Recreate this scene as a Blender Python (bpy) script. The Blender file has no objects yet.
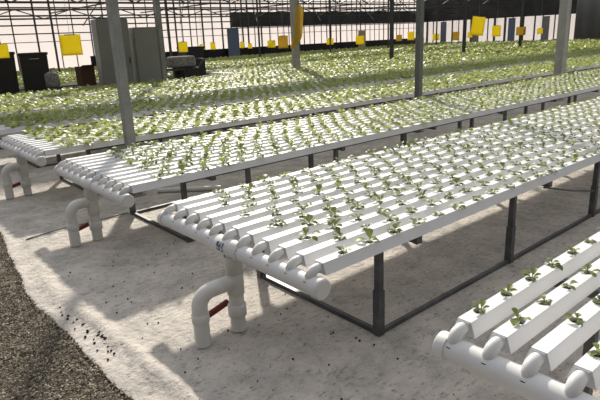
import bpy, math, random
import numpy as np
from mathutils import Vector, Matrix
random.seed(7); RNG = np.random.default_rng(7)
sc = bpy.context.scene
COL = sc.collection
P = 0.13                      # channel pitch
TOP = 0.56                    # height of the channel tops
TW = 0.0508                   # width of a channel top
STEP = 1.4 * P                # plant spacing

# ------------------------------------------------------------------ camera
CAM = np.array([-1.4914, -1.6140, TOP + 0.9468])
F, PITCH, ROLL, YAW = 545.8155, 0.291612, -0.042946, 0.869388
fw = Vector((math.cos(YAW)*math.cos(PITCH), math.sin(YAW)*math.cos(PITCH), -math.sin(PITCH)))
rt0 = Vector((math.sin(YAW), -math.cos(YAW), 0)); up0 = rt0.cross(fw)
rt = math.cos(ROLL)*rt0 + math.sin(ROLL)*up0
up = -math.sin(ROLL)*rt0 + math.cos(ROLL)*up0
cd = bpy.data.cameras.new('camera'); cam = bpy.data.objects.new('camera', cd); COL.objects.link(cam)
cd.sensor_fit = 'HORIZONTAL'; cd.sensor_width = 36; cd.lens = F/600*36; cd.clip_end = 300; cd.clip_start = 0.02
m = Matrix.Identity(4)
for r in range(3):
    m[r][0] = rt[r]; m[r][1] = up[r]; m[r][2] = -fw[r]; m[r][3] = CAM[r]
cam.matrix_world = m
sc.camera = cam
def project(p):
    d = Vector(p) - Vector(CAM); z = d.dot(fw)
    return (300 + F*d.dot(rt)/z, 200 - F*d.dot(up)/z, z)

# ------------------------------------------------------------------ materials
def mat(name, col, rough=0.5, spec=0.5, metal=0.0, noise=None, bump=None, var=0.0):
    """noise = (scale, other colour, low, high); bump = (scale, strength)"""
    M = bpy.data.materials.new(name); M.use_nodes = True
    nt = M.node_tree; b = nt.nodes['Principled BSDF']
    b.inputs['Base Color'].default_value = (*col, 1)
    b.inputs['Roughness'].default_value = rough
    b.inputs['Specular IOR Level'].default_value = spec
    b.inputs['Metallic'].default_value = metal
    tc = nt.nodes.new('ShaderNodeTexCoord')
    out = None
    if noise:
        n = nt.nodes.new('ShaderNodeTexNoise'); n.inputs['Scale'].default_value = noise[0]; n.inputs['Detail'].default_value = 6
        n.inputs['Roughness'].default_value = 0.65
        nt.links.new(tc.outputs['Object'], n.inputs['Vector'])
        r = nt.nodes.new('ShaderNodeValToRGB')
        r.color_ramp.elements[0].position = noise[2]; r.color_ramp.elements[1].position = noise[3]
        r.color_ramp.elements[0].color = (*col, 1); r.color_ramp.elements[1].color = (*noise[1], 1)
        nt.links.new(n.outputs['Fac'], r.inputs['Fac'])
        nt.links.new(r.outputs['Color'], b.inputs['Base Color'])
    if bump:
        n2 = nt.nodes.new('ShaderNodeTexNoise'); n2.inputs['Scale'].default_value = bump[0]; n2.inputs['Detail'].default_value = 5
        nt.links.new(tc.outputs['Object'], n2.inputs['Vector'])
        bp = nt.nodes.new('ShaderNodeBump'); bp.inputs['Strength'].default_value = bump[1]; bp.inputs['Distance'].default_value = 0.02
        nt.links.new(n2.outputs['Fac'], bp.inputs['Height']); nt.links.new(bp.outputs['Normal'], b.inputs['Normal'])
    return M

M = {}
M['pvc'] = mat('white_pvc', (0.67, 0.665, 0.65), 0.42, 0.4, noise=(3.0, (0.60, 0.59, 0.56), 0.42, 0.75))
M['channel'] = mat('channel_plastic', (0.73, 0.73, 0.73), 0.5, 0.3, noise=(5.0, (0.70, 0.695, 0.68), 0.45, 0.8))
M['pipe'] = mat('drain_plastic', (0.66, 0.65, 0.61), 0.45, 0.35, noise=(6.0, (0.52, 0.49, 0.44), 0.5, 0.8))
M['steel'] = mat('grey_painted_steel', (0.072, 0.075, 0.08), 0.45, 0.4, 0.2, noise=(9, (0.13, 0.13, 0.13), 0.4, 0.7))
M['galv'] = mat('galvanised_steel', (0.21, 0.215, 0.205), 0.5, 0.4, 0.3, noise=(7, (0.30, 0.30, 0.285), 0.35, 0.7))
M['galv_light'] = mat('weathered_zinc', (0.42, 0.41, 0.38), 0.55, 0.35, 0.2, noise=(5, (0.30, 0.29, 0.27), 0.35, 0.7))
M['dark_steel'] = mat('dark_steel', (0.06, 0.062, 0.066), 0.55, 0.3, 0.2)
M['plug'] = mat('dark_plug_and_gap', (0.018, 0.016, 0.012), 0.95, 0.1)
M['red'] = mat('red_plastic', (0.17, 0.015, 0.014), 0.45, 0.4)
M['yellow'] = mat('yellow_card', (0.86, 0.62, 0.02), 0.5, 0.3, noise=(14, (0.78, 0.52, 0.02), 0.45, 0.75))
M['ochre'] = mat('dusty_yellow_card', (0.66, 0.47, 0.08), 0.6, 0.2, noise=(9, (0.52, 0.36, 0.08), 0.4, 0.7))
M['black'] = mat('black_plastic', (0.012, 0.012, 0.014), 0.5, 0.4)
M['cabinet'] = mat('grey_cabinet_paint', (0.25, 0.255, 0.238), 0.5, 0.35, noise=(2, (0.22, 0.225, 0.21), 0.4, 0.7))
M['brown'] = mat('brown_cardboard', (0.075, 0.045, 0.03), 0.8, 0.1)
M['grey_cloth'] = mat('grey_bundle', (0.28, 0.27, 0.26), 0.9, 0.1, noise=(20, (0.13, 0.125, 0.12), 0.4, 0.65), bump=(30, 0.8))
M['blue_panel'] = mat('blue_grey_panel', (0.15, 0.19, 0.26), 0.5, 0.3)
M['tan'] = mat('tan_panel', (0.52, 0.40, 0.28), 0.7, 0.2)
M['soil'] = mat('dark_soil', (0.035, 0.027, 0.02), 0.95, 0.1)
M['twine'] = mat('twine', (0.25, 0.24, 0.22), 0.8, 0.1)
M['hose'] = mat('grey_hose', (0.16, 0.15, 0.14), 0.6, 0.2)
M['net'] = mat('black_shade_net', (0.055, 0.055, 0.057), 0.9, 0.1, noise=(1.2, (0.085, 0.085, 0.083), 0.4, 0.7))
M['curtain'] = mat('charcoal_curtain', (0.15, 0.15, 0.148), 0.8, 0.2, noise=(0.8, (0.18, 0.18, 0.175), 0.4, 0.7))

def film():
    K = bpy.data.materials.new('greenhouse_film'); K.use_nodes = True; nt = K.node_tree
    for n in list(nt.nodes):
        if n.type != 'OUTPUT_MATERIAL': nt.nodes.remove(n)
    out = [n for n in nt.nodes][0]
    tr = nt.nodes.new('ShaderNodeBsdfTranslucent'); tr.inputs['Color'].default_value = (0.93, 0.89, 0.87, 1)
    df = nt.nodes.new('ShaderNodeBsdfDiffuse'); df.inputs['Color'].default_value = (0.85, 0.81, 0.79, 1)
    tp = nt.nodes.new('ShaderNodeBsdfTransparent'); tp.inputs['Color'].default_value = (0.95, 0.92, 0.9, 1)
    a = nt.nodes.new('ShaderNodeMixShader'); b = nt.nodes.new('ShaderNodeMixShader')
    a.inputs[0].default_value = 0.35; b.inputs[0].default_value = 0.3
    nt.links.new(tr.outputs[0], a.inputs[1]); nt.links.new(df.outputs[0], a.inputs[2])
    nt.links.new(a.outputs[0], b.inputs[1]); nt.links.new(tp.outputs[0], b.inputs[2])
    nt.links.new(b.outputs[0], out.inputs['Surface'])
    return K
M['film'] = film()

def leaf_mat(name, c1, c2, trans, tcol, scale=3.0):
    K = bpy.data.materials.new(name); K.use_nodes = True; nt = K.node_tree
    b = nt.nodes['Principled BSDF']; out = nt.nodes['Material Output']
    b.inputs['Roughness'].default_value = 0.45; b.inputs['Specular IOR Level'].default_value = 0.3
    g = nt.nodes.new('ShaderNodeNewGeometry')
    n = nt.nodes.new('ShaderNodeTexNoise'); n.inputs['Scale'].default_value = scale; n.inputs['Detail'].default_value = 3
    nt.links.new(g.outputs['Position'], n.inputs['Vector'])
    r = nt.nodes.new('ShaderNodeValToRGB')
    r.color_ramp.elements[0].position = 0.35; r.color_ramp.elements[1].position = 0.65
    r.color_ramp.elements[0].color = (*c1, 1); r.color_ramp.elements[1].color = (*c2, 1)
    nt.links.new(n.outputs['Fac'], r.inputs['Fac']); nt.links.new(r.outputs['Color'], b.inputs['Base Color'])
    t = nt.nodes.new('ShaderNodeBsdfTranslucent'); t.inputs['Color'].default_value = (*tcol, 1)
    mx = nt.nodes.new('ShaderNodeMixShader'); mx.inputs[0].default_value = trans
    nt.links.new(b.outputs[0], mx.inputs[1]); nt.links.new(t.outputs[0], mx.inputs[2]); nt.links.new(mx.outputs[0], out.inputs['Surface'])
    return K
M['leaf'] = leaf_mat('seedling_leaf', (0.08, 0.115, 0.035), (0.19, 0.23, 0.08), 0.38, (0.30, 0.36, 0.09), 9)
M['leaf_far'] = leaf_mat('lettuce_leaf', (0.165, 0.215, 0.055), (0.34, 0.38, 0.13), 0.42, (0.41, 0.46, 0.12), 1.5)

M['yellow'] = leaf_mat('yellow_card', (0.88, 0.72, 0.05), (0.84, 0.65, 0.05), 0.45, (0.95, 0.84, 0.08), 6)
M['ochre'] = leaf_mat('dusty_yellow_card', (0.70, 0.50, 0.09), (0.58, 0.41, 0.09), 0.35, (0.85, 0.62, 0.10), 6)
def cloth_mat():
    K = bpy.data.materials.new('white_weed_cloth'); K.use_nodes = True; nt = K.node_tree; L = nt.links
    b = nt.nodes['Principled BSDF']; b.inputs['Roughness'].default_value = 0.75; b.inputs['Specular IOR Level'].default_value = 0.25
    tc = nt.nodes.new('ShaderNodeTexCoord')
    def noise(sc_, det, lo, hi, rough=0.6, vec=None):
        n = nt.nodes.new('ShaderNodeTexNoise'); n.inputs['Scale'].default_value = sc_; n.inputs['Detail'].default_value = det; n.inputs['Roughness'].default_value = rough
        L.new(vec if vec else tc.outputs['Object'], n.inputs['Vector'])
        r = nt.nodes.new('ShaderNodeMapRange'); r.inputs['From Min'].default_value = lo; r.inputs['From Max'].default_value = hi
        L.new(n.outputs['Fac'], r.inputs['Value']); return r.outputs['Result'], n
    def mix(fac, a, c):
        x = nt.nodes.new('ShaderNodeMix'); x.data_type = 'RGBA'
        L.new(fac, x.inputs[0])
        if isinstance(a, tuple): x.inputs[6].default_value = (*a, 1)
        else: L.new(a, x.inputs[6])
        x.inputs[7].default_value = (*c, 1)
        return x.outputs[2]
    f1, _ = noise(3.4, 9, 0.40, 0.70, 0.76)
    c = mix(f1, (0.56, 0.51, 0.45), (0.27, 0.255, 0.235))
    mp = nt.nodes.new('ShaderNodeMapping'); mp.inputs['Scale'].default_value = (1.0, 2.4, 1); mp.inputs['Rotation'].default_value = (0, 0, 0.6)
    L.new(tc.outputs['Object'], mp.inputs['Vector'])
    f2, _ = noise(15, 7, 0.54, 0.68, 0.75, mp.outputs['Vector'])
    c = mix(f2, c, (0.19, 0.165, 0.135))
    f3, _ = noise(60, 3, 0.64, 0.70)
    c = mix(f3, c, (0.12, 0.11, 0.10))
    L.new(c, b.inputs['Base Color'])
    _, nb = noise(14, 6, 0, 1)
    bp = nt.nodes.new('ShaderNodeBump'); bp.inputs['Strength'].default_value = 0.6; bp.inputs['Distance'].default_value = 0.04
    L.new(nb.outputs['Fac'], bp.inputs['Height']); L.new(bp.outputs['Normal'], b.inputs['Normal'])
    return K
M['cloth'] = cloth_mat()
M['gravel'] = mat('brown_gravel', (0.115, 0.10, 0.078), 0.95, 0.1, noise=(60, (0.30, 0.245, 0.185), 0.42, 0.68), bump=(110, 1.0))
def chip_mat():
    K = bpy.data.materials.new('gravel_chips'); K.use_nodes = True; nt = K.node_tree
    b = nt.nodes['Principled BSDF']; b.inputs['Roughness'].default_value = 0.9; b.inputs['Specular IOR Level'].default_value = 0.15
    g = nt.nodes.new('ShaderNodeNewGeometry'); r = nt.nodes.new('ShaderNodeValToRGB')
    e = r.color_ramp.elements; e[0].color = (0.05, 0.04, 0.028, 1); e[1].color = (0.45, 0.40, 0.31, 1)
    x = e.new(0.6); x.color = (0.19, 0.162, 0.122, 1)
    nt.links.new(g.outputs['Random Per Island'], r.inputs['Fac']); nt.links.new(r.outputs['Color'], b.inputs['Base Color'])
    return K
M['chip'] = chip_mat()
def label_mat():
    K = mat('blue_print', (0.62, 0.63, 0.63), 0.5, 0.3, noise=(75, (0.035, 0.07, 0.12), 0.45, 0.52)); return K
M['print'] = label_mat()

# ------------------------------------------------------------------ mesh helpers
class MB:
    def __init__(s): s.v = []; s.f = []; s.mi = []; s.sm = []
    def add(s, verts, faces, mi=0, smooth=False):
        o = len(s.v); s.v += [tuple(v) for v in verts]
        for f in faces: s.f.append(tuple(i+o for i in f)); s.mi.append(mi); s.sm.append(smooth)
        return s
    def box(s, x0, x1, y0, y1, z0, z1, mi=0):
        v = [(x0,y0,z0),(x1,y0,z0),(x1,y1,z0),(x0,y1,z0),(x0,y0,z1),(x1,y0,z1),(x1,y1,z1),(x0,y1,z1)]
        return s.add(v, [(0,3,2,1),(4,5,6,7),(0,1,5,4),(1,2,6,5),(2,3,7,6),(3,0,4,7)], mi)
    def tube(s, pts, rad, n=16, caps=True, mi=0):
        pts = [Vector(p) for p in pts]
        if not isinstance(rad, (list, tuple)): rad = [rad]*len(pts)
        rings = []; prev = None
        for i, p in enumerate(pts):
            t = (pts[min(i+1, len(pts)-1)] - pts[max(i-1, 0)])
            t = t.normalized() if t.length > 1e-9 else Vector((0,0,1))
            if prev is None:
                a = Vector((0,0,1)) if abs(t.z) < 0.9 else Vector((1,0,0))
                u = t.cross(a).normalized()
            else:
                u = (prev - t*prev.dot(t)).normalized()
            prev = u; w = t.cross(u)
            rings.append([p + rad[i]*(math.cos(2*math.pi*k/n)*u + math.sin(2*math.pi*k/n)*w) for k in range(n)])
        v = [q for r in rings for q in r]; f = []
        for i in range(len(rings)-1):
            for k in range(n):
                f.append((i*n+k, i*n+(k+1) % n, (i+1)*n+(k+1) % n, (i+1)*n+k))
        s.add(v, f, mi, True)
        if caps:
            s.add(rings[0], [tuple(range(n))[::-1]], mi); s.add(rings[-1], [tuple(range(n))], mi)
        return s
    def sqbar(s, a, b, w, mi=0):
        """square bar between two points"""
        a = Vector(a); b = Vector(b); t = (b-a).normalized()
        h = Vector((0,0,1)) if abs(t.z) < 0.9 else Vector((1,0,0))
        u = t.cross(h).normalized()*w/2; q = t.cross(u).normalized()*w/2
        v = [a+u+q, a-u+q, a-u-q, a+u-q, b+u+q, b-u+q, b-u-q, b+u-q]
        return s.add(v, [(0,1,2,3),(7,6,5,4),(0,4,5,1),(1,5,6,2),(2,6,7,3),(3,7,4,0)], mi)
    def mesh(s, name, mats):
        me = bpy.data.meshes.new(name); me.from_pydata(s.v, [], s.f)
        for k in (mats if isinstance(mats, (list, tuple)) else [mats]): me.materials.append(k)
        me.polygons.foreach_set('material_index', s.mi); me.polygons.foreach_set('use_smooth', s.sm)
        me.validate(); me.update(); return me
def link(name, me, parent=None, loc=None):
    o = bpy.data.objects.new(name, me); COL.objects.link(o)
    if parent: o.parent = parent
    if loc is not None: o.location = loc
    return o
def tag(o, label=None, cat=None, group=None, kind=None):
    if label: o['label'] = label
    if cat: o['category'] = cat
    if group: o['group'] = group
    if kind: o['kind'] = kind
    return o
def bevel(o, w, seg=2):
    b = o.modifiers.new('bevel', 'BEVEL'); b.width = w; b.segments = seg; b.limit_method = 'ANGLE'; b.angle_limit = math.radians(40); return o

# ------------------------------------------------------------------ grow tables
def channel_mesh(L, holes, x0=0.0):
    """trapezoid channel; the top lies at z = 0, y from 0 to TW"""
    b = MB(); H = 0.054; S = 0.018; hr = 0.0212; q = TW/2
    def strip(xa, xb):
        if xb - xa > 1e-4: b.add([(xa,0,0),(xb,0,0),(xb,TW,0),(xa,TW,0)], [(0,1,2,3)])
    cur = x0
    for h in holes:
        strip(cur, h-q); cur = h+q
        n = 16; sq = []; ci = []; lo = []
        for k in range(n):
            a = 2*math.pi*k/n; c, s_ = math.cos(a), math.sin(a); mx = max(abs(c), abs(s_))
            sq.append((h+q*c/mx, q+q*s_/mx, 0)); ci.append((h+hr*c, q+hr*s_, 0)); lo.append((h+hr*.92*c, q+hr*.92*s_, -0.024))
        b.add(sq+ci, [(k, (k+1) % n, n+(k+1) % n, n+k) for k in range(n)])
        b.add(ci+lo, [(k, (k+1) % n, n+(k+1) % n, n+k) for k in range(n)], 0, True)
        b.add(lo, [tuple(range(n))], 1)
    strip(cur, x0+L)
    e = x0+L
    b.add([(x0,0,0),(e,0,0),(e,-S,-H),(x0,-S,-H)], [(3,2,1,0)])
    b.add([(x0,TW,0),(e,TW,0),(e,TW+S,-H),(x0,TW+S,-H)], [(0,1,2,3)])
    b.add([(x0,-S,-H),(e,-S,-H),(e,TW+S,-H),(x0,TW+S,-H)], [(0,3,2,1)])
    for xx, fl in ((x0, 1), (e, 0)):
        f = (0,1,2,3) if fl else (3,2,1,0)
        b.add([(xx,0,0),(xx,TW,0),(xx,TW+S,-H),(xx,-S,-H)], [f])
    # end plug, a slightly smaller lip on the near end
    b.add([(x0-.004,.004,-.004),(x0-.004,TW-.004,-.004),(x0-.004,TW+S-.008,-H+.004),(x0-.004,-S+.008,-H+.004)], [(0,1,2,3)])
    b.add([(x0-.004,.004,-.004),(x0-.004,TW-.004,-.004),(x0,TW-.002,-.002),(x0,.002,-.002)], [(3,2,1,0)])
    return b.mesh('channel', [M['channel'], M['plug']])

HX, HZ, HR = -0.066, -0.091, 0.0435         # header axis relative to the channel tops
inlet = MB().tube([(-.010, TW/2, -.027), (-.030, TW/2, -.027), (-.050, TW/2, -.032), (-.066, TW/2, -.043), (-.077, TW/2, -.055), (-.083, TW/2, -.067)],
                  [.0205, .0222, .0234, .0228, .0200, .012], 16).mesh('inlet_tube', M['pvc'])
def header_mesh(y1):
    y0 = -0.045
    b = MB().tube([(HX, y0, HZ), (HX, y1, HZ)], HR, 24)
    for y in [(.02533 + i*P) for i in range(11)]:       # near-black stubs: shade of the gaps under the inlets put into colour
        b.tube([(HX-.013, y, HZ+HR*.45), (HX-.022, y, HZ+HR*.77)], .0195, 14, True, 1)
    return b.mesh('header_pipe', [M['pvc'], M['plug']])
HEADER = header_mesh(1.37)
def capm(y0, y1):
    d = 1 if y1 > y0 else -1
    return MB().tube([(HX, y0, HZ), (HX, y1-d*.008, HZ), (HX, y1-d*.003, HZ), (HX, y1, HZ)], [HR+.005, HR+.005, HR+.003, HR-.003], 24).mesh('end_cap', M['pvc'])
CAP_A = capm(-.014, -.056); CAP_B = capm(1.342, 1.384)
COUPLING = MB().tube([(HX, .545, HZ), (HX, .55, HZ), (HX, .745, HZ), (HX, .75, HZ)], [HR+.003, HR+.006, HR+.006, HR+.003], 24).mesh('tee_coupling', M['pvc'])
PRINT = None
def print_mesh():
    b = MB(); n = 7; r = HR+.0072; y0, y1 = .645, .71; v = []; f = []
    for j, y in enumerate((y0, y1)):
        for k in range(n):
            a = math.radians(192 - k*9); v.append((HX + r*math.cos(a), y, HZ + r*math.sin(a)))
    for k in range(n-1): f.append((k, k+1, n+k+1, n+k))
    b.add(v, f, 0, True); return b.mesh('printed_label', M['print'])
PRINT = print_mesh()
def arc(cx, cz, r, a0, a1, y, n=7):
    return [(cx + r*math.cos(math.radians(a0+(a1-a0)*i/(n-1))), y, cz + r*math.sin(math.radians(a0+(a1-a0)*i/(n-1)))) for i in range(n)]
def drain_mesh(y=.62, xo=-.295, za=-TOP+.295):
    zt = -TOP + .012; xd = HX-.008; R = .0405
    b = MB().tube([(xd, y, HZ-.02), (xd, y, zt)], R, 22)
    b.tube([(xd, y, HZ-.03), (xd, y, HZ-.125), (xd, y, HZ-.13)], [R+.008, R+.008, R], 22, False)
    # arm leaves the downpipe, bends and goes to the ground
    b.tube([(xd, y, za)] + arc(xo+.075, za-.075, .075, 90, 180, y, 8) + [(xo, y, zt)], R, 22)
    b.tube([(xo, y, -TOP+.19), (xo, y, -TOP+.185), (xo, y, -TOP+.145), (xo, y, -TOP+.14)], [R, R+.005, R+.005, R], 22, False)
    b.tube([(xd, y, -TOP+.345), (xd, y, -TOP+.34), (xd, y, -TOP+.225), (xd, y, -TOP+.22)], [R, R+.006, R+.006, R], 22, False)
    b.tube([(xd, y, -TOP+.165), (xd, y, -TOP+.16), (xd, y, -TOP+.10), (xd, y, -TOP+.095)], [R, R+.009, R+.009, R], 22, False)
    return b.mesh('drain_pipe', M['pipe'])
DRAIN = drain_mesh(); DRAIN_B = drain_mesh(.65, -.25, -TOP+.33)
HANDLE = MB().tube([(-.265, .69, -TOP+.105), (-.08, .70, -TOP+.145)], .018, 10).mesh('valve_handle', M['red'])
LEG = MB().box(-.017, .017, -.017, .017, -TOP+.02, -.055).box(-.0215, .0215, -.0215, .0215, -TOP+.003, -TOP+.26).mesh('leg', M['steel'])
RAIL = MB().box(-.019, .019, -.006, 1.38, -.092, -.055).box(-.021, .021, -.016, .004, -.094, -.055).mesh('cross_rail', M['steel'])
SPACER = None
def frame_mesh(L, xs):
    b = MB()
    b.box(.405, .431, .045, 1.09, -TOP+.004, -TOP+.032)            # sill at the near end, along the header
    b.box(.40, L-.3, .048, .072, -TOP+.004, -TOP+.028); b.box(.40, L-.3, 1.062, 1.086, -TOP+.004, -TOP+.028)
    b.box(.40, L-.2, .050, .080, -.083, -.055); b.box(.40, L-.2, 1.055, 1.085, -.083, -.055)   # top rails hidden under the channels
    return b.mesh('base_frame', M['steel'])

ROWNAME = {-1: 'white channel grow table filling the lower right corner',
           0: 'white channel grow table in the middle, its capped header pipe nearest the walkway',
           1: 'white channel grow table directly behind the middle one, its drain pipe at left centre'}
ORD = ['zeroth', 'first', 'second', 'third', 'fourth', 'fifth', 'sixth', 'seventh', 'eighth', 'ninth', 'tenth', 'eleventh', 'twelfth', 'thirteenth', 'fourteenth', 'fifteenth', 'sixteenth', 'seventeenth', 'eighteenth', 'nineteenth', 'twentieth']
ROWS = list(range(-1, 12))
def row_y(k): return -2.026 if k == -1 else (1.95 if k == 1 else 1.945*k)
def row_x(k): return 7.6 if k == 6 else 0.0
def row_len(k): return min(33.0, 9.5 + 5.6*max(k, 0)) - row_x(k)
OFF = {0: [1.0, 1.95, 1.15, 2.2, 1.25, 2.15, 1.2, 2.15, 1.4, 2.1, 2.4],
       1: [1.7, 2.35, 3.1, 2.3, 3.0, 2.25, 3.0, 2.5, 3.3, 2.8, 3.6],
       -1: [1.2, 1.9, 1.2, 1.9, 1.2, 1.9, 1.2, .7, 1.88, .84, .62]}
plants = []                                              # (row, channel, number, x, y)
mesh_cache = {}
for k in ROWS:
    L, X0, Y0 = row_len(k), row_x(k), row_y(k)
    root = bpy.data.objects.new('grow_table', None); COL.objects.link(root); root.location = (X0, Y0, TOP)
    root.empty_display_size = 0.2
    lab = ROWNAME.get(k) or ('%s white grow table counting back from the lower right corner' % ORD[k+2])
    tag(root, lab, 'grow table', 'white hydroponic grow tables in rows')
    for i in range(11):
        off = OFF[k][i] if k in OFF else (1.6, 2.3)[i % 2]
        key = (round(L, 2), off)
        holes = [off*P + n*STEP for n in range(int((L - off*P - .06)/STEP))]
        if key not in mesh_cache: mesh_cache[key] = channel_mesh(L+.012, holes, -.012)
        c = link('channel', mesh_cache[key], root, (0, i*P, 0))
        link('inlet_tube', inlet, c)
        for n, h in enumerate(holes): plants.append((k, i, n, X0+h, Y0 + i*P + TW/2))
    hd = link('header_pipe', HEADER, root)
    link('end_cap', CAP_A, hd); link('end_cap', CAP_B, hd); link('tee_coupling', COUPLING, hd)
    if k == 0: tag(link('printed_label', PRINT, hd), 'blue printed patch on the header pipe')
    if X0 == 0:
        dr = link('drain_pipe', DRAIN if k < 1 else DRAIN_B, root)
        tag(link('valve_handle', HANDLE, dr), 'dark red handle between the two pipe legs')
    xs = [.42 + 1.3*j for j in range(int((L-.6)/1.3))]
    link('base_frame', frame_mesh(L, xs), root)
    for j, x in enumerate(xs):
        if k > 3 and j % 2: continue
        for y in (.061, 1.073):
            if y > 1 and k > 2: continue
            link('leg', LEG, root, (x, y, 0))
    if k == 0: link('brace', MB().tube([(2.09, .04, -.112), (2.55, .05, -.235), (3.0, .055, -.335)], .0065, 8).mesh('brace', M['steel']), root)
    for j in range(int((L-.8)/1.42)):
        if k > 4 and j % 3: continue
        link('cross_rail', RAIL, root, (.645 + 1.42*j, 0, 0))

# ------------------------------------------------------------------ plants
def leaf(b, ang, ln, wd, lift, curl, base, cup=0.25):
    """one leaf blade: a bent, cupped 3 x 4 grid that starts on a thin stalk"""
    d = Vector((math.cos(ang), math.sin(ang), 0)); s = Vector((-d.y, d.x, 0))
    prof = [(0, .10), (.25, .16), (.45, .75), (.68, 1.0), (.88, .72), (1.0, .12)]
    v = []; f = []
    for j, (t, w) in enumerate(prof):
        r = ln*t*math.cos(lift - curl*t); z = ln*t*math.sin(lift - curl*t)
        c = Vector(base) + d*r + Vector((0, 0, z))
        for q in (-1, 0, 1):
            v.append(c + s*(q*w*wd/2) + Vector((0, 0, abs(q)*w*wd*cup)))
    for j in range(len(prof)-1):
        for q in range(2): f.append((j*3+q, j*3+q+1, (j+1)*3+q+1, (j+1)*3+q))
    b.add(v, f, 0, True)
def seedling_mesh(seed, size=1.0):
    rnd = random.Random(seed); b = MB(); a0 = rnd.random()*6.28
    n = rnd.choice((5, 5, 6, 6, 7))
    for j in range(n):
        ln = rnd.uniform(.030, .050)*size
        leaf(b, a0 + j*2.4 + rnd.uniform(-.4, .4), ln, ln*rnd.uniform(.52, .70), rnd.uniform(.5, 1.2), rnd.uniform(.3, .9), (rnd.uniform(-.004, .004), rnd.uniform(-.004, .004), .004), rnd.uniform(.1, .3))
    b.tube([(0, 0, -.015), (0, 0, .008)], .0028, 6)
    return b.mesh('lettuce_seedling', M['leaf'])
SEED = [seedling_mesh(s) for s in range(14)]
def plug_mesh():
    return MB().tube([(0, 0, -.021), (0, 0, -.010), (0, 0, -.008)], [.0175, .0175, .014], 12).mesh('growing_plug', M['plug'])
PLUG = plug_mesh()
def scale_of(k): return {-1: .9, 0: 1.25, 1: 1.75}.get(k, 2.2 + .09*k)
def keep(k, i, n):
    return True
vis = []
for p in plants:
    u, v, z = project((p[3], p[4], TOP+.02))
    inside = z > .2 and -8 < u < 608 and -8 < v < 412
    vis.append((0 if inside else 1, z, p))
vis.sort(key=lambda t: (t[0], t[1]))
near = [t[2] for t in vis[:300]]; rest = [t[2] for t in vis[300:]]
TBL = {-1: 'corner table', 0: 'middle table', 1: 'table behind the middle one', 2: 'second table behind the middle one'}
def ordn(n):
    return ORD[n] if n < len(ORD) else ('twenty-' + ORD[n-20] if n < 30 else 'thirty-' + ORD[n-30] if n > 30 else 'thirtieth')
for (k, i, n, x, y) in near:
    me = random.choice(SEED)
    o = link('lettuce_seedling', me, None, (x, y, TOP-.002))
    o.rotation_euler = (0, 0, random.random()*6.28); s = scale_of(k)*random.uniform(.82, 1.15); o.scale = (s, s, s)
    cn = ('%s channel from front' % ordn(i+1)) if k >= 0 else ('%s channel from back' % ordn(11-i))
    tag(o, 'green lettuce seedling, %s from header pipe, %s, %s' % (ordn(n+1), cn, TBL[k]), 'seedling', 'lettuce seedlings in the channels')
    pl = link('growing_plug', PLUG, o); pl.scale = (1/s, 1/s, 1/s)
    tag(pl, 'dark plug in the channel hole')

def lettuce_field(items):
    """all further lettuces as one mesh, leaf blades bent once, two quads wide"""
    vs = []; n = len(items)
    k = np.array([p[0] for p in items]); X = np.array([p[3] for p in items]); Y = np.array([p[4] for p in items])
    far = np.array([scale_of(a) for a in k]) * RNG.uniform(.8, 1.2, n)
    # growth: bigger plants towards the far right
    far *= 1 + np.clip((X-8)/30, 0, .45)*(k > 3)
    allv = []; NL = 7
    a0 = RNG.uniform(0, 6.283, n)
    for j in range(NL):
        ang = a0 + j*2.4 + RNG.uniform(-.4, .4, n); ln = RNG.uniform(.030, .048, n)*far
        if j >= 5: ln = ln*.85
        wd = ln*RNG.uniform(.5, .68, n); l0 = RNG.uniform(.55, 1.25, n); cu = RNG.uniform(.3, .9, n)
        dx, dy = np.cos(ang), np.sin(ang)
        for t, w in ((0., .12), (.55, 1.), (1., .3)):
            r = ln*t*np.cos(l0-cu*t); z = TOP + .002 + ln*t*np.sin(l0-cu*t)
            for q in (-1, 1):
                allv.append(np.stack([X + dx*r - dy*q*w*wd/2, Y + dy*r + dx*q*w*wd/2, z + (0.2*w*wd if t == .55 else 0)*0], 1))
    V = np.stack(allv, 1).reshape(-1, 3)                   # plant-major
    nv = NL*6; base = (np.arange(n)*nv)[:, None, None]
    q = []
    for j in range(NL):
        o = j*6; q += [[o, o+1, o+3, o+2], [o+2, o+3, o+5, o+4]]
    Fc = (base + np.array(q)[None]).reshape(-1)
    me = bpy.data.meshes.new('lettuce_rows'); nf = n*NL*2
    me.vertices.add(len(V)); me.vertices.foreach_set('co', V.ravel().astype(np.float32))
    me.loops.add(nf*4); me.loops.foreach_set('vertex_index', Fc.astype(np.int32))
    me.polygons.add(nf); me.polygons.foreach_set('loop_start', np.arange(0, nf*4, 4, dtype=np.int32))
    me.polygons.foreach_set('use_smooth', np.ones(nf, dtype=bool))
    me.materials.append(M['leaf_far']); me.update(calc_edges=True)
    return me
o = link('lettuce_rows', lettuce_field(rest))
tag(o, 'countless small light green lettuces on the farther grow tables', 'lettuce', kind='stuff')

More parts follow.
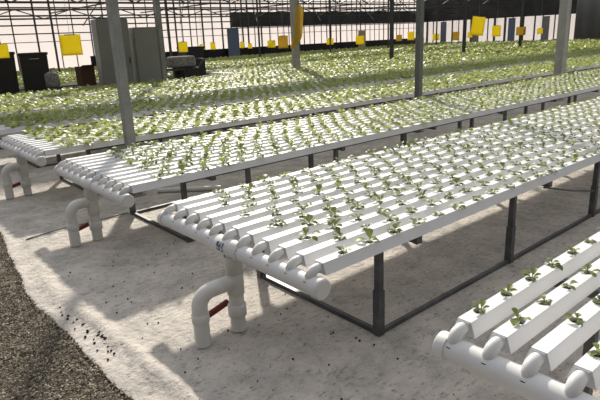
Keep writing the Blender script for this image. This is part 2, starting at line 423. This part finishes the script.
# ------------------------------------------------------------------ floor
def edge_x(y):
    return -.772 + .012*math.sin(y*2.3+.4) + .007*math.sin(y*6.1) + .17*max(0, min(1, (y-2.0)/1.6)) + .003*math.sin(y*17)
def cloth():
    b = MB(); ys = np.concatenate([np.arange(-6, 8, .05), np.arange(8, 30.1, 1.0)])
    sx = [0, .012, .03, .06, .09, .12, .15, .18, .21, .25, .30, .36, .43, .5, .6, .7, .85, 1.0, 1.3, 1.8, 2.5, 4, 8, 16, 38.5]
    rnd = random.Random(3); v = []; n = len(sx)
    for y in ys:
        e = edge_x(y)
        rc = .165 + .025*math.sin(y*1.9+1) ; amp = .020*max(0, math.sin(y*.9+.9)+.5) if y < 3 else .006
        for s_ in sx:
            z = .006 + amp*math.exp(-((s_-rc)/.045)**2) + (.0025*math.sin(s_*31+y*5)*math.sin(y*13+s_*9) if s_ < .9 else 0)
            v.append((e+s_, y, z if s_ > 0 else .001))
    f = []
    for j in range(len(ys)-1):
        for i in range(n-1): f.append((j*n+i, j*n+i+1, (j+1)*n+i+1, (j+1)*n+i))
    b.add(v, f, 0, True); return b.mesh('floor', M['cloth'])
tag(link('floor', cloth()), 'white weed-control cloth floor, stained grey', 'floor', kind='structure')
def gravel():
    b = MB(); xs = np.arange(-3.2, -.44, .045); ys = np.concatenate([np.arange(-5.5, 6, .045), np.arange(6, 30, .8)]); v = []; n = len(xs)
    rnd = random.Random(5)
    for y in ys:
        for x in xs:
            d = x - edge_x(y)
            z = -.004 + (rnd.uniform(-.006, .008) + .008*math.sin(x*4+y*2) if d < -.03 else -.012)
            v.append((x, y, z))
    f = [(j*n+i, j*n+i+1, (j+1)*n+i+1, (j+1)*n+i) for j in range(len(ys)-1) for i in range(n-1)]
    b.add(v, f, 0, True); return b.mesh('ground', M['gravel'])
tag(link('ground', gravel()), 'dark brown gravel path beside the white cloth', 'ground', kind='structure')
def chips():
    V = []; Fc = []; n = 0; rnd = random.Random(9)
    oct_ = [(1,0,0),(-1,0,0),(0,1,0),(0,-1,0),(0,0,1),(0,0,-1)]
    fo = [(0,2,4),(2,1,4),(1,3,4),(3,0,4),(2,0,5),(1,2,5),(3,1,5),(0,3,5)]
    while n < 20000:
        y = rnd.uniform(-1.0, 5.2); x = rnd.uniform(-2.0, -.6)
        if x > edge_x(y) - .004 + rnd.uniform(0, .012): continue
        u, v, z = project((x, y, 0))
        if not (-60 < u < 660 and v < 470): continue
        s = rnd.uniform(.003, .0075); a = rnd.random()*3.14; tl = rnd.uniform(-.5, .5); R = Matrix.Rotation(a, 3, 'Z') @ Matrix.Rotation(tl, 3, 'X')
        sc_ = (s*rnd.uniform(1, 2.2), s*rnd.uniform(.6, 1), s*rnd.uniform(.4, .8))
        o_ = len(V)
        for q in oct_:
            w = R @ Vector((q[0]*sc_[0], q[1]*sc_[1], q[2]*sc_[2])); V.append((x+w.x, y+w.y, .007+w.z))
        Fc += [tuple(i+o_ for i in f) for f in fo]; n += 1
    me = bpy.data.meshes.new('gravel'); me.from_pydata(V, [], Fc); me.materials.append(M['chip']); me.update(); return me
tag(link('gravel', chips()), 'loose brown gravel chips on the path', 'gravel', kind='stuff')
def crumbs():
    b = MB(); rnd = random.Random(21)
    def blob(x, y, s):
        rr = [(math.cos(a), math.sin(a)) for a in np.arange(0, 6.28, 1.05)]
        v = [(x, y, .012+s*.9)] + [(x+s*c*rnd.uniform(.7, 1.2), y+s*q*rnd.uniform(.7, 1.2), .011+s*.35) for c, q in rr] + [(x+s*.8*c, y+s*.8*q, .004) for c, q in rr]
        f = [(0, 1+i, 1+(i+1) % 6) for i in range(6)] + [(1+i, 7+i, 7+(i+1) % 6, 1+(i+1) % 6) for i in range(6)]
        b.add(v, f, 0, True)
    for k in range(34):
        t = rnd.random(); y = 1.75 - t*.95; x = edge_x(y) + .095 + rnd.gauss(0, .022); blob(x, y, rnd.uniform(.004, .009))
    for k in range(12): blob(edge_x(1.12)+.12+rnd.gauss(0, .012), 1.10+rnd.gauss(0, .035), rnd.uniform(.008, .017))
    for k in range(60): blob(rnd.uniform(-.55, .4), rnd.uniform(-.4, 2.2), rnd.uniform(.003, .006))
    return b.mesh('soil_crumbs', M['soil'])
tag(link('soil_crumbs', crumbs()), 'dark soil crumbs scattered on the cloth by the gravel edge', 'soil', kind='stuff')

# hose and loose pipe lying in the second aisle
o = link('irrigation_hose', MB().tube([(-.50, 3.03, .016), (-.35, 3.06, .016), (-.18, 3.075, .017), (.05, 3.06, .016), (.2, 3.07, .016), (.39, 3.07, .017)], .0055, 8).mesh('irrigation_hose', M['hose']))
tag(o, 'thin grey hose lying on the cloth behind the second drain pipe', 'hose')
o = link('white_pipe', MB().tube([(.92, 3.52, .032), (1.42, 3.10, .032)], .024, 14).mesh('white_pipe', M['pvc']))
tag(o, 'loose white plastic pipe lying on the floor under the second table', 'pipe')

# ------------------------------------------------------------------ posts, traps
LINES = {3.61: [.73, 5.375, 10.03, 14.7, 19.3, 24, 28.6], 11.42: [.75, 5.18, 9.60, 14.05, 18.55, 23.05, 27.6], 19.25: [.6, 5.1, 9.6, 14.1, 18.6, 23.1, 27.6]}
WN = 0
def post(x, y, w, d, mt, label, z1=4.1, plate=True):
    b = MB().box(-w/2, w/2, -d/2, d/2, 0.004, z1)
    if w > .09:                                             # C-section lips on the big posts
        b.box(-w/2-.006, -w/2, -d/2-.006, -d/2+.03, .004, z1).box(w/2, w/2+.006, -d/2-.006, -d/2+.03, .004, z1)
    if plate: b.box(-w/2-.03, w/2+.03, -d/2-.03, d/2+.03, .004, .016)
    o = link('greenhouse_post', b.mesh('greenhouse_post', mt), None, (x, y, 0))
    return tag(o, label, 'post', 'steel greenhouse posts', 'structure')
big = {(.73, 3.61): (.085, .085, 'galv', 'tall grey steel post rising left of centre beside the cabinets'),
       (5.375, 3.61): (.085, .085, 'dark_mid', 'dark grey steel post right of centre between second and third tables'),
       (10.03, 3.61): (.16, .16, 'galv_light', 'thick pale square post near the right edge'),
       (9.60, 11.42): (.20, .14, 'galv_light', 'pale post with a long yellow strip hanging on it'),
       (5.18, 11.42): (.11, .11, 'galv', 'grey post at the right side of the cabinets'),
       (14.05, 11.42): (.10, .10, 'dark_steel', 'slim dark post just left of the dark grey post'),
       (18.55, 11.42): (.10, .10, 'dark_steel', 'slim dark post left of the large hanging yellow trap'),
       (23.05, 11.42): (.10, .10, 'dark_steel', 'slim dark post between the last two yellow traps')}
M['dark_mid'] = mat('mid_grey_steel', (0.115, 0.118, 0.112), 0.5, 0.4, 0.2, noise=(8, (0.16, 0.16, 0.15), 0.4, 0.7))
for y, xs in LINES.items():
    for n, x in enumerate(xs):
        w, d, mt, lb = big.get((x, y), (.06, .06, 'dark_steel', 'slim dark post, %s in the %s line of posts' % (ordn(n+1), {3.61: 'front', 11.42: 'middle', 19.25: 'rear'}[y])))
        post(x, y, w, d, M[mt], lb)
for n, y in enumerate(LINES):
    hw = (.0, .55, .3)[n]
    if hw: tag(link('trim_%d' % (n+1), MB().box(-6, 35.8, y-hw, y+hw, 4.10, 4.14).box(-6, 35.8, y-hw-.02, y-hw, 4.10, 4.32).box(-6, 35.8, y+hw, y+hw+.02, 4.10, 4.32).mesh('gutter', M['galv'])), 'unseen steel roof gutter sized to shade table rows, on the %s line of posts' % ('front', 'middle', 'rear')[n], 'gutter', kind='structure')  # out-of-view gutters, width and height set so their shadow darkens table rows
    # tie wire that carries the yellow traps, strung between the posts
    zz = 2.72
    tag(link('trim_%d' % (n+11), MB().tube([(LINES[y][0]-7, y, zz), (35.8, y, zz)], .008, 6).mesh('wire', M['dark_steel'])), 'thin steel wire strung along the %s posts' % ('front', 'middle', 'rear')[n], 'wire', kind='structure')

def at_y(u, v, y):
    d = fw*F + rt*(u-300) - up*(v-200); t = (y-CAM[1])/d.y
    q = Vector(CAM) + d*t; return q.x, q.z, t*F
def trap(u, v, wpx, hpx, y, label, mt='yellow', yaw=None, lean=0.0, name='sticky_trap'):
    x, z, dep = at_y(u, v, y)
    w, h = wpx*dep/F, hpx*dep/F
    b = MB(); nx, nz = 6, 6; v_ = []; f = []
    for j in range(nz+1):
        for i in range(nx+1):
            s = i/nx-.5; t = j/nz-.5
            v_.append((s*w, .05*w*math.sin(s*3.0+.5)+.03*h*t*t, t*h))
    n1 = nx+1
    for j in range(nz):
        for i in range(nx): f.append((j*n1+i, j*n1+i+1, (j+1)*n1+i+1, (j+1)*n1+i))
    b.add(v_, f, 0, True)
    o = link(name, b.mesh(name, M[mt]), None, (x, y, z))
    so = o.modifiers.new('thick', 'SOLIDIFY'); so.thickness = .004
    ang = YAW - math.pi/2 if yaw is None else yaw
    o.rotation_euler = (0, lean, ang)
    zt = (2.72 - z)
    s = MB().tube([(0, 0, h/2-.01), (-math.sin(lean)*zt, 0, zt)], .004, 5)
    s.box(-w*.25, w*.25, -.006, .006, h/2-.012, h/2+.006)
    k = link('hanging_string', s.mesh('hanging_string', M['twine']), o)
    return tag(o, label, 'sticky trap', 'yellow sticky insect traps')
A, B, C = 3.61, 11.42, 19.25
trap(2, 51, 12, 14, B-.25, 'yellow sticky trap at the left edge, over the black bin', yaw=-.5)
trap(71, 45, 20, 20, B-.25, 'large yellow sticky trap left of the grey cabinets', yaw=-.3)
trap(183, 47, 9, 10, B-.2, 'yellow sticky trap right of the cabinets, above the cart')
trap(202, 47, 5, 5, C, 'tiny yellow trap, left one of the pair right of the cart')
trap(213, 46, 5, 7, C, 'small yellow trap, right one of the pair right of the cart')
trap(242, 45, 4, 6, C, 'small yellow trap in front of the blue panel, its left one')
trap(250, 46, 4, 5, C, 'tiny yellow trap right below the blue panel')
trap(271.5, 44, 8, 7, C-.1, 'yellow trap left of the wide dusty one beside the strip post')
trap(283, 42, 10, 12, B, 'dusty wide yellow trap next to the pale strip post', 'ochre')
trap(330, 41.5, 7, 6, C, 'small yellow trap, first to the right of the strip post')
trap(360, 40, 8.5, 8.5, C-.1, 'square yellow trap, second to the right of the strip post')
trap(399, 38, 6, 6, C, 'small yellow trap left of the dark grey post', 'ochre')
trap(411, 36, 7, 8, C-.1, 'yellow trap half behind the dark grey post')
trap(436, 37, 7, 6, C, 'yellow trap first to the right of the dark grey post')
trap(456, 36, 7, 8, C, 'dusty yellow trap second right of the dark grey post', 'ochre')
trap(470, 35, 5, 5, C, 'tiny yellow trap peeking out beside the large hanging one')
trap(478, 26, 13.5, 18, B, 'largest hanging yellow trap, tilted, right of centre', lean=.12)
trap(496.5, 31, 9, 10.5, B, 'yellow trap just right of the largest tilted one')
trap(521, 31, 10, 8, B-.2, 'yellow trap on the slim post left of the pale square post', 'ochre')
trap(540, 31, 6, 5.5, B, 'small yellow trap nearest the pale square post')
def strip_trap():
    x, z, dep = at_y(297, 27, 11.42-.12); h = 1.22; b = MB(); v = []; f = []; n = 14
    for j in range(n+1):
        t = j/n; zz = (t-.5)*h; wx = .12*math.sqrt(max(0.08, 1-(2*t-1)**6)); off = .07*(t-.4) - .12*(max(0, .35-t)**2)*8
        for i in range(5):
            s = i/4-.5; v.append((off*1.6 + 2*s*wx, -.10-.09*math.sin(t*3.14)-.04*math.cos(s*3.1), zz))
    for j in range(n):
        for i in range(4): f.append((j*5+i, j*5+i+1, (j+1)*5+i+1, (j+1)*5+i))
    b.add(v, f, 0, True)
    o = link('sticky_trap', b.mesh('sticky_trap', M['ochre']), None, (x+.05, 11.42-.12, z)); o.modifiers.new('t', 'SOLIDIFY').thickness = .006
    o.rotation_euler = (0, 0, YAW-math.pi/2)
    s = MB().tube([(0.02, -.10, h/2-.02), (0.0, .06, h/2+.06)], .006, 6).tube([(0, .10, -.2), (0, -.16, -.2)], .006, 6)
    link('hanging_string', s.mesh('hanging_string', M['twine']), o)
    tag(o, 'long curved dusty yellow strip on the pale post', 'sticky trap', 'yellow sticky insect traps')
strip_trap()

# ------------------------------------------------------------------ things in the gap behind the sixth table
def cabinet(x0, x1, y, dp, z1, label, ang):
    w = x1-x0; root = bpy.data.objects.new('steel_cabinet', None); COL.objects.link(root)
    root.location = (x0, y, .012); root.rotation_euler = (0, 0, ang); z1 -= .012
    b = bevel(link('body', MB().box(0, w, 0.02, dp, .05, z1).box(.03, w-.03, .04, dp-.03, 0, .05).mesh('body', M['cabinet']), root), .008)
    d = bevel(link('door', MB().box(.012, w-.012, 0, .019, .08, z1-.03).mesh('door', M['cabinet']), root), .005)
    link('handle', MB().box(w-.075, w-.055, -.022, 0, 1.0, 1.16).mesh('handle', M['dark_steel']), d)
    for zz in (.3, z1-.3): link('hinge', MB().tube([(.006, -.004, zz-.04), (.006, -.004, zz+.04)], .006, 8).mesh('hinge', M['dark_steel']), d)
    link('top_tray', MB().box(.02, w-.02, .03, dp-.02, z1, z1+.012).mesh('top_tray', M['galv']), root)
    return tag(root, label, 'cabinet', 'grey cabinets behind the tables')
cabinet(3.93, 4.72, 12.25, .5, 2.10, 'taller grey cabinet, partly behind the tall steel post', -.12)
cabinet(4.83, 5.56, 12.15, .5, 1.88, 'shorter grey cabinet, the right one of two', -.12)
# brown box stack left of the cabinets
r = bpy.data.objects.new('cardboard_box', None); COL.objects.link(r); r.location = (3.62, 12.6, .012)
link('carton', MB().box(-.17, .17, -.2, .2, 0, .99).mesh('carton', M['brown']), r)
link('flap', MB().add([(-.17, -.2, .99), (.17, -.2, .99), (.18, -.32, 1.03), (-.16, -.32, 1.03)], [(0, 1, 2, 3)]).mesh('flap', M['brown']), r)
link('tape', MB().box(-.175, .175, -.205, .205, .47, .52).mesh('tape', M['tan']), r)
tag(r, 'dark brown cardboard box left of the grey cabinets', 'box')
# black bins at the left edge
def bin_(x, y, w, d, h, label, lidm='black'):
    r = bpy.data.objects.new('black_bin', None); COL.objects.link(r); r.location = (x, y, .012); r.rotation_euler = (0, 0, -.2)
    v = [(-w*.46, -d*.46, 0), (w*.46, -d*.46, 0), (w*.46, d*.46, 0), (-w*.46, d*.46, 0), (-w/2, -d/2, h), (w/2, -d/2, h), (w/2, d/2, h), (-w/2, d/2, h)]
    body = link('body', MB().add(v, [(0,3,2,1),(4,5,6,7),(0,1,5,4),(1,2,6,5),(2,3,7,6),(3,0,4,7)]).mesh('body', M['black']), r); bevel(body, .02)
    bevel(link('rim', MB().box(-w/2-.02, w/2+.02, -d/2-.02, d/2+.02, h-.06, h).mesh('rim', M['black']), r), .01)
    link('handle', MB().tube([(-.1, -d/2-.02, h-.14), (-.1, -d/2-.05, h-.14), (.1, -d/2-.05, h-.14), (.1, -d/2-.02, h-.14)], .012, 8).mesh('handle', M[lidm]), r)
    return tag(r, label, 'bin', 'black bins at the left edge')
bin_(1.60, 12.9, 1.0, .6, 1.42, 'tall black bin at the left edge under a yellow trap')
bin_(2.475, 12.72, .60, .55, 1.38, 'narrow black bin right of the tall one', 'galv')
r = bpy.data.objects.new('garden_pump', None); COL.objects.link(r); r.location = (2.62, 12.0, .012)
link('pump_tank', MB().tube([(0, 0, .60), (0, 0, .62), (0, 0, .88), (0, 0, .93)], [.12, .16, .16, .08], 16).mesh('pump_tank', M['grey_cloth']), r)
link('stand', MB().box(-.14, .14, -.14, .14, .56, .60).sqbar((-.12,-.12,0), (-.12,-.12,.57), .03).sqbar((.12,-.12,0), (.12,-.12,.57), .03).sqbar((-.12,.12,0), (-.12,.12,.57), .03).sqbar((.12,.12,0), (.12,.12,.57), .03).mesh('stand', M['dark_steel']), r)
link('spout', MB().tube([(0, 0, .92), (0, 0, 1.0), (.08, -.05, 1.0)], .025, 8).mesh('spout', M['galv']), r)
tag(r, 'small grey pump tank on a stand before the narrow black bin', 'pump')
o = link('fabric_bundle', MB().tube([(0, 0, 0), (0, 0, .03), (.01, 0, .09), (.03, 0, .15), (.05, 0, .19), (.06, 0, .2)], [.13, .15, .14, .11, .06, .02], 12).mesh('fabric_bundle', M['black']), None, (1.85, 12.85, 1.434))
tag(o, 'black lump lying on top of the tall black bin', 'bundle')
# cart right of the cabinets
r = bpy.data.objects.new('garden_cart', None); COL.objects.link(r); r.location = (6.15, 12.25, .012)
link('deck', bevel(link('bale', MB().box(-.36, .36, -.22, .22, .80, 1.10).mesh('bale', M['grey_cloth']), r), .07, 3).data and MB().box(-.42, .42, -.26, .26, .74, .79).mesh('deck', M['dark_steel']), r)
for sx in (-1, 1):
    for sy in (-1, 1):
        link('leg', MB().sqbar((sx*.36, sy*.22, .1), (sx*.36, sy*.22, .75), .03).mesh('leg', M['dark_steel']), r)
for sy in (-1, 1):
    link('wheel', MB().tube([(.08, sy*.30, .62), (.08, sy*.36, .62)], .17, 20).tube([(.08, sy*.24, .62), (.08, sy*.38, .62)], .04, 10).mesh('wheel', M['black']), r)
link('push_handle', MB().tube([(.40, -.2, .78), (.62, -.2, 1.0), (.62, .2, 1.0), (.40, .2, .78)], .018, 8).mesh('push_handle', M['dark_steel']), r)
for sx in (-.36, .36):
    link('castor', MB().tube([(sx, -.03, .05), (sx, .03, .05)], .05, 12).box(sx-.02, sx+.02, -.24, .24, .09, .12).mesh('castor', M['black']), r)
tag(r, 'grey loaded cart with black wheels right of the cabinets', 'cart')
def crate(x, y, w, h, label, mt='black'):
    r = bpy.data.objects.new('plastic_crate', None); COL.objects.link(r); r.location = (x, y, .012)
    b = MB().box(-w/2, w/2, -.25, .25, 0, .03)
    for yy in (-.25, .23): b.box(-w/2, w/2, yy, yy+.02, .03, h)
    for xx in (-w/2, w/2-.02): b.box(xx, xx+.02, -.23, .23, .03, h)
    link('shell', b.mesh('shell', M[mt]), r)
    q = MB()
    for xx in (-w/2-.01, w/2-.02): q.box(xx, xx+.03, -.26, .26, h-.05, h+.01)
    for yy in (-.27, .24): q.box(-w/2-.01, w/2+.01, yy, yy+.03, h-.05, h+.01)
    link('rim', q.mesh('rim', M[mt]), r)
    return tag(r, label, 'crate', 'dark crates along the far wall')
crate(6.95, 13.05, .6, 1.32, 'black crate standing behind the grey loaded cart')

# ------------------------------------------------------------------ far walls
YW, XW = 26.6, 36.0
tag(link('wall_back', MB().box(-8, XW, YW, YW+.02, 0, 6.0).mesh('wall_back', M['film'])), 'pale translucent film wall at the back', 'wall', kind='structure')
tag(link('wall_right', MB().box(XW, XW+.02, 14.6, YW, 0, 2.15).mesh('wall_right', M['film'])), 'pale film wall at the far right below the black net', 'wall', kind='structure')
tag(link('curtain_right', MB().add(
    [(XW-.1+.05*math.sin(j*1.3), -2+j*.166, z) for z in (0, 4.6) for j in range(101)], [(j, j+1, 102+j, 101+j) for j in range(100)], 0, True).mesh('curtain_right', M['curtain'])),
    'dark charcoal curtain wall at the right edge', 'curtain wall', kind='structure').modifiers.new('t', 'SOLIDIFY').thickness = .02
tag(link('shade_net', MB().box(XW-.05, XW-.03, 14.6, YW, 2.15, 5.2).mesh('shade_net', M['net'])), 'black shade net across the upper part of the far right wall', 'shade net', kind='structure')
tag(link('shade_net', MB().box(17.5, XW-.1, YW-.35, YW-.05, 2.15, 3.0).mesh('shade_net', M['net'])), 'rolled black shade net along the back wall', 'shade net', kind='structure')
tag(link('baseboard_back', MB().box(9.0, XW, YW-.12, YW-.06, 0, .98).mesh('baseboard_back', M['black'])), 'low black kick wall along the back', 'kick wall', kind='structure')
tag(link('baseboard_right', MB().box(XW-.14, XW-.08, 14.6, YW-.1, 0, .55).mesh('baseboard_right', M['dark_steel'])), 'low dark kick wall on the far right', 'kick wall', kind='structure')
num = 20
def trim(mb, mt, label, cat='frame bar'):
    global num
    num += 1
    return tag(link('trim_%d' % num, mb.mesh('trim', mt)), label, cat, 'steel bars of the far greenhouse walls', 'structure')
rnd = random.Random(4)
x = -7.5
while x < XW:
    w = rnd.choice((.035, .04, .05, .07))
    trim(MB().box(x-w/2, x+w/2, YW-.05-w, YW-.05, 0, 6), M['dark_steel'], 'dark upright bar of the back wall'); x += rnd.choice((.7, .85, 1.0)) if x < 11 else rnd.choice((.4, .5, .65))
y = 15.0
while y < YW-.2:
    w = rnd.choice((.05, .06, .08, .12))
    trim(MB().box(XW-.03-w, XW-.03, y-w/2, y+w/2, 0, 2.2), M['dark_steel'], 'dark upright bar of the far right wall'); y += rnd.choice((.55, .8, .95))
for z, w in ((1.72, .03), (2.08, .05), (2.45, .06), (2.86, .07), (3.22, .06), (3.6, .05), (4.2, .06)):
    trim(MB().box(-8, XW-.12, YW-.16-w, YW-.16, z, z+w), M['dark_steel'], 'dark horizontal bar of the back wall')
# lattice girder and tie bars over the rear post line
def girder(y, z0, z1, xa, xb, w, name):
    b = MB().sqbar((xa, y, z0), (xb, y, z0), w).sqbar((xa, y, z1), (xb, y, z1), w)
    x = xa; s = 0
    while x < xb-1.1:
        b.sqbar((x, y, z0 if s else z1), (x+1.1, y, z1 if s else z0), w*.6); x += 1.1; s = 1-s
    trim(b, M['dark_steel'], name, 'girder')
girder(C, 2.98, 3.42, -6, 35.5, .07, 'lattice girder on the rear line of posts')
girder(23.2, 2.62, 2.98, -6, 35.5, .06, 'lattice girder before the back wall')
for x in (2.8, 7.35, 11.9, 16.4, 20.9, 25.4, 30):
    trim(MB().sqbar((x, 19.25, 3.0), (x, YW-.2, 3.0), .05), M['dark_steel'], 'cross tie between rear girder and back wall', 'tie bar')
    trim(MB().sqbar((x, 22.4, 2.3), (x+2.6, YW-.3, 3.8), .035), M['dark_steel'], 'slanting brace under the roof at the back', 'brace')
# panels leaning at the back wall
def panel(x0, x1, z0, z1, mt, label, y=YW-.3):
    o = link('wall_panel', MB().box(x0, x1, y, y+.05, z0, z1).mesh('wall_panel', M[mt]))
    return tag(o, label, 'panel', 'panels against the back wall', 'structure')
panel(17.1, 17.9, .02, 2.1, 'blue_panel', 'blue grey panel standing at the back wall')
panel(28.2, 28.9, .02, 1.7, 'tan', 'tan panel standing at the back wall')
for n, (yy, mt, l) in enumerate([(16.2, 'galv', 'grey'), (18.6, 'blue_panel', 'blue grey'), (21.5, 'galv', 'grey second'), (24.2, 'blue_panel', 'blue grey second')]):
    o = link('wall_panel', MB().box(XW-.3, XW-.25, yy, yy+.5, .02, 2.1).mesh('wall_panel', M[mt]))
    tag(o, '%s panel on the far right wall' % l, 'panel', 'panels against the back wall', 'structure')

# ------------------------------------------------------------------ light
S = Vector((0.50, 0.755, 0.545)).normalized()
sl = bpy.data.lights.new('sun', 'SUN'); sl.energy = 5.7; sl.angle = math.radians(2.2); sl.color = (1.0, 0.93, 0.82)
so = bpy.data.objects.new('sun', sl); COL.objects.link(so); so.rotation_euler = S.to_track_quat('Z', 'Y').to_euler(); so.location = (5, 5, 12)
w = bpy.data.worlds.new('world'); sc.world = w; w.use_nodes = True
nt = w.node_tree; bg = nt.nodes['Background']
# roof-filtered daylight: brighter overhead and towards the sun, dimmer low on the opposite side
tc = nt.nodes.new('ShaderNodeTexCoord'); sx = nt.nodes.new('ShaderNodeSeparateXYZ'); nt.links.new(tc.outputs['Generated'], sx.inputs[0])
dt = nt.nodes.new('ShaderNodeVectorMath'); dt.operation = 'DOT_PRODUCT'; dt.inputs[1].default_value = (0.33, 0.50, 0.80)
nt.links.new(tc.outputs['Generated'], dt.inputs[0])
mr = nt.nodes.new('ShaderNodeMapRange'); mr.inputs['From Min'].default_value = -0.35; mr.inputs['From Max'].default_value = 0.9
mr.inputs['To Min'].default_value = 0.06; mr.inputs['To Max'].default_value = 0.96
nt.links.new(dt.outputs['Value'], mr.inputs['Value']); nt.links.new(mr.outputs['Result'], bg.inputs['Strength'])
bg.inputs['Color'].default_value = (0.92, 0.94, 1.0, 1)
sc.view_settings.view_transform = 'Standard'; sc.view_settings.look = 'None'; sc.view_settings.gamma = 1; sc.view_settings.use_curve_mapping = False
sc.view_settings.exposure = 0.0
sc.cycles.use_denoising = True
sc.cycles.max_bounces = 6; sc.cycles.transparent_max_bounces = 12
